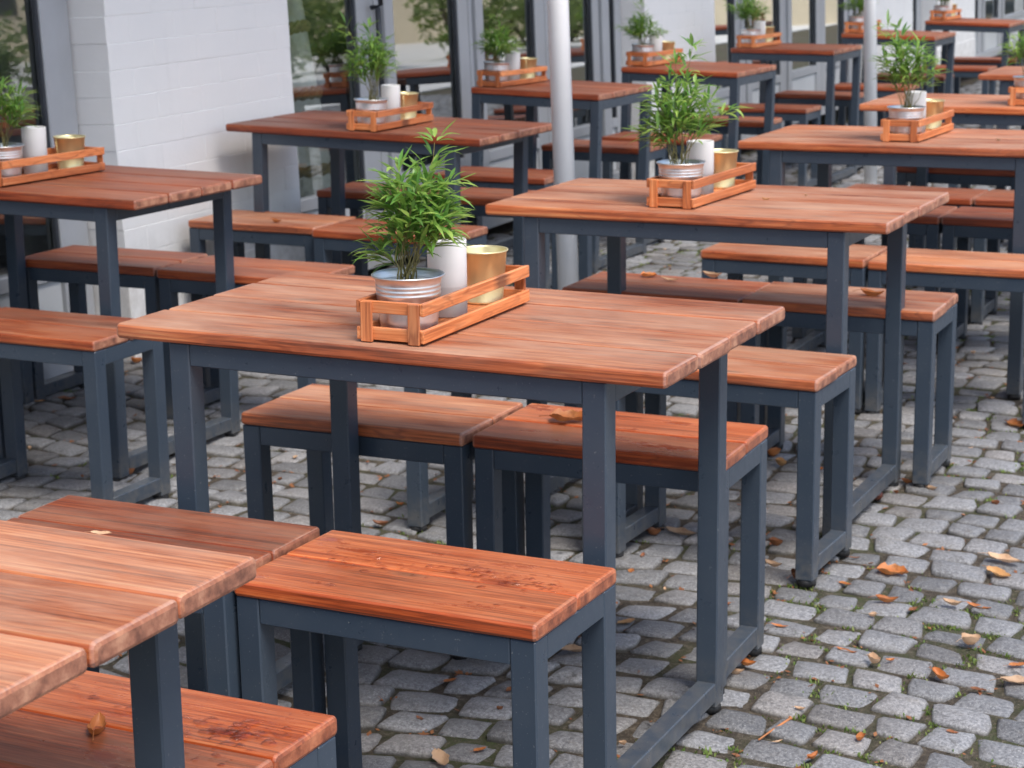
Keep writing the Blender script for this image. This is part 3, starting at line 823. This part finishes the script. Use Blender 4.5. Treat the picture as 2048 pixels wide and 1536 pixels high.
for (tb, L, cx, cy, cyaw, key, where, plabel) in sets:
    bpy.context.view_layer.update()
    mt = Matrix.LocRotScale(tb.location, tb.rotation_euler, None)
    base = mt @ Vector((cx - L / 2, cy - TW / 2, H + .0006))
    rot = (tb.rotation_euler.to_matrix() @ Euler((0, 0, cyaw)).to_matrix()).to_euler()
    rm = rot.to_matrix()
    def put(k, maker, off, extra_z, label, cat, grp, spin=0.0):
        p = base + rm @ Vector((off[0], off[1], extra_z))
        rr = (rm @ Euler((0, 0, spin)).to_matrix()).to_euler()
        if k in proto: o = dup(proto[k], p, rr, label, grp)
        else:
            o = maker(); proto[k] = o; o.location = p; o.rotation_euler = rr; tag(o, label, cat, grp)
        return o
    put('crate', make_crate, (0, 0), 0, 'small orange slatted wooden crate ' + where, 'crate', 'slatted crates on the tables')
    put('plant' + key, plants[key], (0.0, -0.135), 0.0118, plabel, 'potted plant', 'bamboo plants in zinc pots', {'A': 0, 'B': 0}.get(key, rnd.uniform(0, 6)))
    jj = lambda a: rnd.uniform(-a, a)
    put('glass', make_glass, (0.0, 0.003) if tb is TA else (jj(.010), .003 + jj(.010)), 0.0118, 'white frosted glass cylinder in the crate ' + where, 'glass cylinder', 'frosted white cylinders in the crates', rnd.uniform(0, 6))
    put('gold', make_goldpot, (0.002, 0.133) if tb is TA else (jj(.007), .128 + jj(.010)), 0.0118, 'empty golden metal pot in the crate ' + where, 'metal pot', 'golden pots in the crates', rnd.uniform(0, 6) if tb is not TA else 0.6)

# ------------------------------------------------------------------ poles
def pole(x, y, label):
    r = empty('parasol_pole', (x, y, gz(x)), (0.0125, -0.027, 0))
    m = MB(); m.lathe([(0.0, 0.0), (0.0352, 0.0), (0.0352, 3.0), (0.0, 3.0)], 40); m.build('tube', M['pole'], r)
    m = MB(); m.lathe([(0.0356, 0.0), (0.045, 0.0), (0.045, 0.012), (0.038, 0.018), (0.0356, 0.018)], 40); m.build('base_collar', M['pole'], r)
    return tag(r, label, 'pole', 'light grey round poles between the tables')
pole(-2.594, 5.835, 'thick pale grey pole right behind the central table, nearer one')
pole(-2.815, 10.404, 'thinner looking pale pole farther back, left of the light green plant')

# ------------------------------------------------------------------ the building
FX = -3.875      # pillar face at ground
bld = empty('cafe_building', (FX, 0, 0), (0.0125, -0.026, 0))
tag(bld, 'white painted brick cafe with glass doors between its pillars', 'building')
brn = random.Random(17)
def pier(y0, y1, depth=0.45):
    m = MB()
    m.box(-depth, -0.0016, y0 + .0016, y1 - .0016, 0.0, 3.2)
    ch = 0.0865; z = 0.22; k = 0
    while z < 3.15:
        y = y0; first = True
        cuts = [y0]
        step = 0.25
        y = y0 + (step if k % 2 == 0 else step / 2)
        while y < y1 - 0.06: cuts.append(y); y += step
        cuts.append(y1)
        for a, b in zip(cuts[:-1], cuts[1:]):
            o = brn.uniform(-.0008, .0008); oy0 = brn.uniform(-.002, .002) if a == y0 else .0001; oy1 = brn.uniform(-.002, .002) if b == y1 else -.0001
            m.box(-depth + .01, o, a + oy0, b + oy1, z + .0008, z + ch - .0008 + brn.uniform(-.0006, .0006), 0.0014)
        z += ch; k += 1
    # smooth rendered plinth
    m.box(-depth + .005, 0.006, y0 - .004, y1 + .004, -0.05, 0.212, 0.004)
    return m.build('brick_pillar', M['brick'], bld)
WX = -0.150      # window plane behind the pillar face
def door(y0, y1, sl, sr, handle=False):
    """one glazed door leaf between y0 and y1 with stile widths sl, sr"""
    m = MB(); zt = 2.55; b = .003
    x0, x1 = WX - .03, WX + .028
    for a_, c_, inner in ((y0 + .004, y0 + sl, 1), (y1 - sr, y1 - .004, 0)):
        if c_ - a_ > .115:
            sp = c_ - .075 if inner else a_ + .075
            lo, hi = (a_, sp - .007) if inner else (sp + .007, c_)
            m.box(x0, x1 - .016, lo, hi, 0.03, zt, b)
            a2, c2 = (sp, c_) if inner else (a_, sp)
            m.box(x0, x1, a2, c2, 0.03, zt, b); m.box(x0 + .002, x1 - .03, min(hi, c2) - .001 if not inner else hi - .001, (a2 if inner else lo) + .001, 0.03, zt)
        else: m.box(x0, x1, a_, c_, 0.03, zt, b)
    m.box(x0 + .001, x1 - .001, y0 + sl + .0005, y1 - sr - .0005, 0.26, 0.31, b); m.box(x0 + .001, x1 - .001, y0 + sl + .0005, y1 - sr - .0005, zt - .1, zt - .001, b)
    fr = m.build('door_frame', M['alu'], bld)
    g = MB(); g.add([(WX, y0 + sl - .004, .305), (WX, y1 - sr + .004, .305), (WX, y1 - sr + .004, zt - .095), (WX, y0 + sl - .004, zt - .095)], [(0, 1, 2, 3)]); g.build('pane', M['glass'], fr)
    k = MB(); k.box(WX - .012, WX + .012, y0 + sl + .001, y1 - sr - .001, 0.03, 0.2585, 0.002); k.build('kick_panel', M['panel'], fr)
    s = MB()
    s.box(WX + .006, WX + .020, y0 + sl + .0005, y0 + sl + .012, .312, zt - .104); s.box(WX + .006, WX + .020, y1 - sr - .012, y1 - sr - .0005, .312, zt - .104)
    s.build('gasket', M['gasket'], fr)
    if handle:
        hdl = MB(); yy = y1 - sr * .28
        hdl.tube([(x1 + .001, yy, 1.02), (x1 + .045, yy, 1.03), (x1 + .045, yy, 1.6)], .011, 10)
        hdl.tube([(x1 + .03, yy, .62), (x1 + .03, yy, 1.02)], .012, 10)
        hdl.build('handle', M['gasket'], fr)
def bay(ya, yb, spec):
    for s_ in spec: door(*s_)
    # threshold and head
    m = MB(); m.box(WX - .06, WX + .06, ya + .002, yb - .002, -0.04, 0.028, .003); m.build('threshold', M['alu'], bld)
    m = MB(); m.box(-.40, -.03, ya + .002, yb - .002, 2.555, 3.19, .004); m.build('lintel', M['brick'], bld)
P = 4.65
y1n, y1f = 5.135, 6.232
for k in (-1, 0, 1, 2):
    if k < 2: pier(y1n + k * P if k else y1n, y1f + k * P, 0.45)
pier(14.43, 15.52); pier(16.35, 17.75)
b0 = 6.232
bay(1.582, y1n, [(1.60, 2.55, .1, .1), (2.55, 3.45, .1, .1), (3.45, 4.2, .1, .1), (4.2, 5.13, .1, .165)])
def leaves(b, e):
    return [(b + .005, b + .88, .1, .165, True), (b + .88, b + 1.745, .14, .13), (b + 1.745, b + 2.54, .12, .11), (b + 2.54, e - .30, .10, .12), (e - .30, e - .003, .10, .12)]
bay(b0, 9.785, leaves(b0, 9.785))
bay(10.882, 14.43, leaves(10.882, 14.43))
bay(15.52, 16.35, [(15.53, 16.34, .25, .2)])
bay(17.75, 21.0, [(17.76, 18.62, .06, .16), (18.62, 19.5, .14, .14), (19.5, 20.99, .14, .14)])
pier(21.0, 22.2)
m = MB(); m.box(-6.0, 1.62, -1.0, 22.3, 3.21, 3.42, .01); m.build('roof', M['roof'], bld)  # unseen roof; overhang added and sized to shade the wall and window row
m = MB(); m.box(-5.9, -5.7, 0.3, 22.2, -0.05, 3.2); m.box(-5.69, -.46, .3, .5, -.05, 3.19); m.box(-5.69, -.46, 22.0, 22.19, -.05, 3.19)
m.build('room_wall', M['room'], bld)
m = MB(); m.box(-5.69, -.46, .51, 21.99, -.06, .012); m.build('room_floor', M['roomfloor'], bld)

# pale carved column bound with rope inside the glass
cc = empty('carved_column', (-4.285, 6.845, -0.02), (0.0, 0.0, 0))
tag(cc, 'pale tapering carved column bound with rope rings behind the glass', 'column')
m = MB(); prof = []
for i in range(40):
    z = i / 39 * 2.2
    r0 = 0.215 - 0.145 * min(z, 1.2)
    seg = (z + .05) % 0.33
    r0 *= 1.0 + 0.07 * (0.5 - abs(seg / .33 - .5))
    prof.append((max(.02, r0), z))
m.lathe(prof, 28); m.build('shaft', M['post'], cc)
m = MB()
for z in (0.27, 0.46, 0.77, 1.04, 1.36):
    r0 = 0.205 - 0.145 * min(z, 1.2)
    for s_ in range(3):
        pts = []
        for i in range(49):
            a = 2 * math.pi * i / 48; q = a * 5 + s_ * 2.09
            rr = r0 + .006 + .010 * math.cos(q)
            pts.append((rr * math.cos(a), rr * math.sin(a), z + .016 * math.sin(q) + .02 * math.cos(a)))
        m.tube(pts, .012, 7, cap=False)
m.build('rope_ring', M['rope'], cc)

# ------------------------------------------------------------------ what the panes mirror: hedge, trees and a house across the street
def shrub(x, y, h, w, seed, label, n=1500):
    r = empty('shrub', (x, y, 0)); q = random.Random(seed); lf = MB(); tr = MB()
    for i in range(5):
        a = q.uniform(0, 6.28); tr.tube([(0, 0, 0), (w * .2 * math.cos(a), w * .2 * math.sin(a), h * .5), (w * .3 * math.cos(a), w * .3 * math.sin(a), h * .8)], [.03, .02, .008], 6)
    tr.build('branches', M['bark'], r)
    for i in range(n):
        u = Vector((q.gauss(0, 1), q.gauss(0, 1), q.gauss(0, 1))).normalized() * (q.random() ** .4)
        c = Vector((u.x * w / 2, u.y * w / 2, h * .52 + u.z * h * .5)) * (1 + .18 * mnoise.noise(u * 2.3 + Vector((seed, 0, 0))))
        a = Vector((q.gauss(0, 1), q.gauss(0, 1), q.gauss(0, .6))).normalized() * q.uniform(.05, .11); b = a.orthogonal().normalized() * q.uniform(.02, .05)
        lf.add([c - a, c + b, c + a, c - b], [(0, 1, 2, 3)], tone=min(1, max(0, q.gauss(.45, .25))))
    lf.build('foliage', M['crown'], r, recalc=False)
    tag(r, label, 'shrub', 'shrubs mirrored in the glass doors'); return r
for i in range(9):
    shrub(6.6 + rnd.uniform(-.5, .9), 10.0 + i * 3.0 + rnd.uniform(-.6, .6), rnd.uniform(1.0, 2.2), rnd.uniform(1.5, 2.4), 100 + i, 'shrub across the street, seen only mirrored in the panes')
hs = empty('house', (0, 37, 0)); tag(hs, 'beige house closing the street, seen only mirrored in the panes', 'house')
m = MB(); m.box(2.0, 34, 0, 9, -.05, 8.0); m.build('house_wall', M['beige'], hs)
for i in range(8):
    m = MB(); x = 4.2 + i * 3.7; m.box(x, x + 1.1, -.04, .02, 1.1, 2.9); m.build('window', M['winglass'], hs)
m = MB(); m.box(1.6, 34.4, -.5, 9.4, 8.01, 8.3); m.build('house_roof', M['roof'], hs)

# ------------------------------------------------------------------ fallen leaves
def leaf_mesh(seed, L, wd, curl, cup, lobed=False):
    q = random.Random(seed); mb = MB(); nu, nv = 10, 6
    vs = []
    ph = q.uniform(0, 6)
    for i in range(nu + 1):
        u = i / nu
        ww = wd / 2 * (math.sin(math.pi * min(1, u * .97 + .03)) ** .75) * (1.15 - .3 * u)
        if lobed: ww *= 0.72 + 0.38 * abs(math.sin(u * 9.5 + ph))
        ang = (u - .5) * curl
        cxx = L * (math.sin(ang) / curl if abs(curl) > .05 else u - .5); cz = L * ((1 - math.cos(ang)) / curl if abs(curl) > .05 else 0)
        for j in range(nv + 1):
            v = (j / nv - .5) * 2
            jag = 1 + (.10 * (((i * 7 + j) % 3) - 1) if abs(v) == 1 else 0)
            yy = ww * v * jag
            zz = cz + cup * (v * v) * ww + .10 * ww * math.sin(v * 4 + u * 9 + ph) + q.gauss(0, .0006)
            vs.append((cxx, yy * (1 - .28 * abs(cup) * abs(v)), zz))
    zmin = min(p[2] for p in vs); vs = [(a, b, c - zmin + .001) for a, b, c in vs]
    fs = [(i * (nv + 1) + j, i * (nv + 1) + j + 1, (i + 1) * (nv + 1) + j + 1, (i + 1) * (nv + 1) + j) for i in range(nu) for j in range(nv)]
    mb.add(vs, fs, smooth=True)
    p0 = Vector(vs[nv // 2]); mb.tube([p0 + Vector((-L * .28, q.uniform(-.006, .006), -p0.z * .4 + .001)), p0], [.0010, .0007], 5)
    return mb
LM = {}
def leaf(kind, px, py, size, ang, mat, label, z=0.002, group=None, tilt=(0, 0)):
    key = (kind, mat)
    pr = {'flat': (1, .50, .5, .25), 'curl': (1, .42, 2.0, .8), 'big': (1, .46, .9, .45), 'crum': (1, .62, 2.6, 1.1), 'thin': (1, .26, 1.0, .5), 'lobe': (1, .85, .8, .5)}[kind]
    p = spot(px, py, z)
    p.z += gz(p.x) if z < .1 else 0
    if key not in LM:
        o = leaf_mesh(len(LM) * 7 + 3, pr[0] * .1, pr[1] * .1, pr[2], pr[3], kind == 'lobe').build('fallen_leaf', M[mat]); LM[key] = o
        src = o
    else:
        o = LM[key].copy(); COL.objects.link(o)
    o.location = p; o.rotation_euler = (tilt[0], tilt[1], R(ang)); s_ = size / .1 * .88; o.scale = (s_, s_, s_)
    tag(o, label, 'leaf', group or 'dry leaves fallen on the terrace'); return o
BT = BH + .001
leaf('curl', 195, 1468, .076, 120, 'dry_orange', 'curled orange leaf on the wet bench at the bottom left', BT)
leaf('flat', 203, 1069, .042, 15, 'dry_pale', 'small pale leaf lying flat on the bench before the central table', BT + .01)
leaf('lobe', 1136, 842, .088, 10, 'dry_orange', 'large orange leaf on the right bench behind the central table', BT)
leaf('curl', 1745, 594, .085, 0, 'dry_orange', 'bright orange leaf on the bench behind the second table', BT)
leaf('lobe', 1298, 553, .055, 20, 'dry_orange', 'orange leaf on the left bench behind the second table', BT)
leaf('thin', 1341, 561, .070, -10, 'dry_pale', 'thin pale leaf on the left bench behind the second table', BT)
leaf('curl', 1425, 556, .075, 0, 'dry_pale', 'pinkish leaf near the far edge of the bench behind the second table', BT)
leaf('curl', 553, 446, .062, -15, 'dry_orange', 'curled leaf on the bench against the white brick pillar', BT)
leaf('curl', 812, 458, .040, 30, 'dry_orange', 'orange leaf on the bench half hidden by the central bamboo', BT)
leaf('curl', 1532, 400, .028, 0, 'dry_yellow', 'tiny orange leaf on the second table near its crate', H + .001)
leaf('crum', 1612, 392, .014, 0, 'dry_pale', 'tiny pale crumb of leaf on the second table', H + .001)
leaf('crum', 1997, 282, .022, 30, 'dry_pale', 'small pale leaf on the third table right of its crate', H + .001)
# on the cobbles, the ones a viewer would point at
leaf('lobe', 1785, 1148, .082, 5, 'dry_orange', 'broad orange leaf on the open cobbles right of the benches')
leaf('big', 2008, 1124, .098, -18, 'dry_pale', 'long pale brown leaf at the right edge, upper of a pair')
leaf('big', 1998, 1152, .088, -35, 'dry_yellow', 'tan leaf with a raised rim at the right edge, lower of a pair')
leaf('curl', 1774, 1205, .064, 12, 'dry_orange', 'curled rust leaf below the broad orange leaf on the cobbles')
leaf('curl', 1905, 1211, .055, 0, 'dry_pale', 'left of two light brown leaves lying end to end on the cobbles')
leaf('thin', 1958, 1217, .068, -15, 'dry_orange', 'right of two light brown leaves lying end to end on the cobbles')
leaf('crum', 1942, 1290, .062, 40, 'dry_pale', 'crumpled pale leaf standing up near the right edge of the cobbles')
leaf('crum', 1748, 1327, .048, -30, 'dry_pale', 'small cupped pale leaf in the lower right cobbles')
leaf('curl', 1882, 1358, .066, -40, 'dry_orange', 'orange brown leaf with a pale tip in the lower right cobbles')
leaf('flat', 1956, 1380, .034, 0, 'dry_brown', 'little round brown leaf below the orange brown one')
leaf('big', 2040, 1368, .085, 20, 'dry_pale', 'large pale leaf cut by the lower right edge')
leaf('flat', 2036, 1331, .045, 40, 'dry_orange', 'orange leaf just above the large pale leaf at the right edge')
leaf('thin', 1694, 1305, .055, -12, 'dry_orange', 'narrow rust leaf across a joint in the lower right cobbles')
leaf('thin', 1560, 1254, .045, 0, 'dry_orange', 'narrow red brown leaf behind the central table leg')
leaf('big', 1362, 1070, .095, -8, 'dry_pale', 'big pale leaf under the benches behind the central table')
leaf('crum', 1308, 1071, .052, 25, 'dry_brown', 'brown leaf beside the big pale one by a bench foot')
leaf('crum', 1600, 1160, .070, 60, 'dry_brown', 'dark brown crumpled leaf against the bench leg')
leaf('flat', 1690, 1168, .035, -10, 'dry_orange', 'small orange leaf right of the bench leg with the scuffed foot')
leaf('flat', 1253, 1245, .052, 60, 'dry_yellow', 'yellow orange leaf beside the wet bench end')
leaf('big', 1147, 1304, .078, 15, 'dry_pale', 'ribbed pale leaf seen under the end of the wet bench')
leaf('curl', 1547, 1134, .058, -10, 'dry_pale', 'pale leaf between the table leg and the bench leg')
leaf('crum', 1552, 1092, .050, 0, 'dry_brown', 'dark leaf in the shade between the benches')
leaf('curl', 1492, 1331, .060, -10, 'dry_orange', 'rust leaf tucked beneath the floor rail of the central table')
leaf('curl', 1468, 1349, .055, 15, 'dry_pale', 'pale red leaf touching the central table leg')
leaf('curl', 1625, 1517, .042, 75, 'dry_orange', 'small orange leaf at the bottom edge of the cobbles')
leaf('big', 882, 1525, .080, -50, 'dry_pale', 'pale toothed leaf at the bottom edge under the benches')
leaf('lobe', 2030, 852, .075, -40, 'dry_orange', 'spread orange leaf at the right edge in the upper cobbles')
leaf('crum', 1548, 912, .070, 60, 'dry_orange', 'heap-like crumpled leaf against the bench foot')
leaf('crum', 1562, 932, .055, -20, 'dry_yellow', 'yellow brown leaf fallen below the crumpled one')
leaf('curl', 1817, 967, .050, 0, 'dry_orange', 'orange leaf beside the far bench foot')
leaf('curl', 1862, 980, .050, -15, 'dry_pale', 'pale leaf right of the far bench foot')
leaf('flat', 135, 808, .070, 20, 'dry_brown', 'red brown leaf in the shade at the far left')
leaf('flat', 80, 813, .040, 50, 'dry_yellow', 'small yellow leaf in the shade at the far left')
leaf('crum', 258, 951, .060, 70, 'dry_brown', 'brown leaf leaning in the frame of the left bench')
leaf('curl', 762, 1051, .055, 15, 'dry_brown', 'brown folded leaf beneath the central table')
leaf('crum', 274, 735, .055, 30, 'dry_orange', 'orange leaf at the foot of the white brick pillar')
SM = 'small dry leaf scrap lying among the cobbles'
small = [(1780, 1322), (1825, 1220), (1745, 1234), (1710, 1116), (1285, 1115), (1262, 1143), (1792, 987), (1941, 896), (1985, 797), (1929, 846), (2040, 888), (1978, 956), (1550, 1083),
         (1954, 622), (1975, 625), (1960, 641), (1913, 697), (1941, 683), (1946, 707), (1757, 806), (735, 926), (900, 1362), (165, 957), (1555, 1484), (1600, 1420), (1905, 1465), (1720, 1480), (1345, 1046),
         (1300, 640), (1330, 500), (1340, 540), (1320, 620), (990, 1046), (1020, 1380), (1245, 1490), (700, 1440), (660, 1330), (1850, 1090), (1990, 1010), (1700, 1030), (60, 905), (110, 935), (240, 860), (130, 990), (510, 880), (590, 915), (560, 960), (760, 960), (800, 1010), (870, 960), (650, 1480), (760, 1400), (840, 1440), (960, 1500), (1000, 1420), (1400, 1300), (1330, 1180), (1450, 1210), (1640, 940), (1480, 1010)]
kk = ['curl', 'flat', 'crum', 'thin']; mm = ['dry_orange', 'dry_brown', 'dry_pale', 'dry_brown']
for i, (px, py) in enumerate(small):
    leaf(kk[i % 4], px, py, rnd.uniform(.018, .036), rnd.uniform(0, 360), mm[(i * 3 + i // 4) % 4], SM, group='small leaf scraps on the cobbles')
# stalk and conker
m = MB(); a, b = spot(1517, 1484), spot(1579, 1444); c = (a + b) / 2
m.tube([a - c + Vector((0, 0, .004)), Vector((0, 0, .006)), b - c + Vector((0, 0, .006)), (b - c) * 1.06 + Vector((0, 0, .007))], [.0016, .0018, .0022, .0042], 8)
o = m.build('leaf_stalk', M['twig']); o.location = c; tag(o, 'thin red brown leaf stalk lying on the lower right cobbles', 'stalk')
m = MB(); m.lathe([(0.0005, 0.0), (.010, .002), (.0165, .010), (.0155, .019), (.009, .0265), (.0005, .028)], 20)
o = m.build('conker', M['conker']); o.location = spot(1753, 1000) + Vector((0, 0, 0)); tag(o, 'shiny dark brown conker beneath the floor rail of the second table', 'conker')

# ------------------------------------------------------------------ rain water standing on the two wet benches
def water(name, spots, z, label, seed, box):
    q = random.Random(seed); m = MB()
    c = spot(*spots[0][:2], z)
    for (px, py, sp, n, rmax) in spots:
        p0 = spot(px, py, z)
        for _ in range(n):
            x, y = p0.x + q.gauss(0, sp), p0.y + q.gauss(0, sp * .35)
            if not (box[0] < x < box[1] and box[2] < y < box[3]): continue
            r0 = rmax * (q.random() ** 2) * .8 + rmax * .18; st_ = q.uniform(1.0, 1.9); hh = min(.0024, r0 * .42)
            nn = 14; ph = q.uniform(0, 6)
            vs = []; fs = []
            for L_, (rs_, zz) in enumerate(((1.0, 0.0003), (.86, .55), (.5, .95))):
                for i in range(nn):
                    a = 2 * math.pi * i / nn; wob = 1 + .2 * math.sin(2 * a + ph) + .12 * math.sin(3 * a + 2 * ph)
                    vs.append((x - c.x + r0 * st_ * rs_ * wob * math.cos(a), y - c.y + r0 * rs_ * wob * math.sin(a), max(.0003, zz * hh)))
            vs.append((x - c.x, y - c.y, hh))
            for L_ in range(2):
                for i in range(nn): fs.append((L_ * nn + i, L_ * nn + (i + 1) % nn, (L_ + 1) * nn + (i + 1) % nn, (L_ + 1) * nn + i))
            for i in range(nn): fs.append((2 * nn + i, 2 * nn + (i + 1) % nn, 3 * nn))
            m.add(vs, fs, smooth=True)
    o = m.build(name, M['water']); o.location = (c.x, c.y, z); tag(o, label, 'water', kind='stuff'); return o
water('rain_beads', [(690, 1118, .05, 34, .0060), (800, 1135, .04, 24, .0065), (960, 1150, .06, 60, .0062), (1060, 1170, .05, 50, .0062), (1150, 1185, .04, 26, .005), (640, 1170, .02, 14, .005), (880, 1212, .05, 30, .008), (1040, 1226, .04, 30, .008)],
      BH + .0018, 'beads of rain water on the wet reddish bench in front of the central table', 5, (-1.55, -1.085, 2.305, 2.535))
water('rain_puddle', [(470, 1462, .030, 40, .010), (560, 1468, .030, 26, .006), (440, 1480, .03, 16, .007), (560, 1418, .02, 12, .007), (420, 1520, .05, 40, .005), (220, 1410, .05, 20, .008)],
      BH + .0078, 'small puddle of rain water on the wet bench at the bottom left', 6, (-1.64, -1.175, 1.63, 1.865))
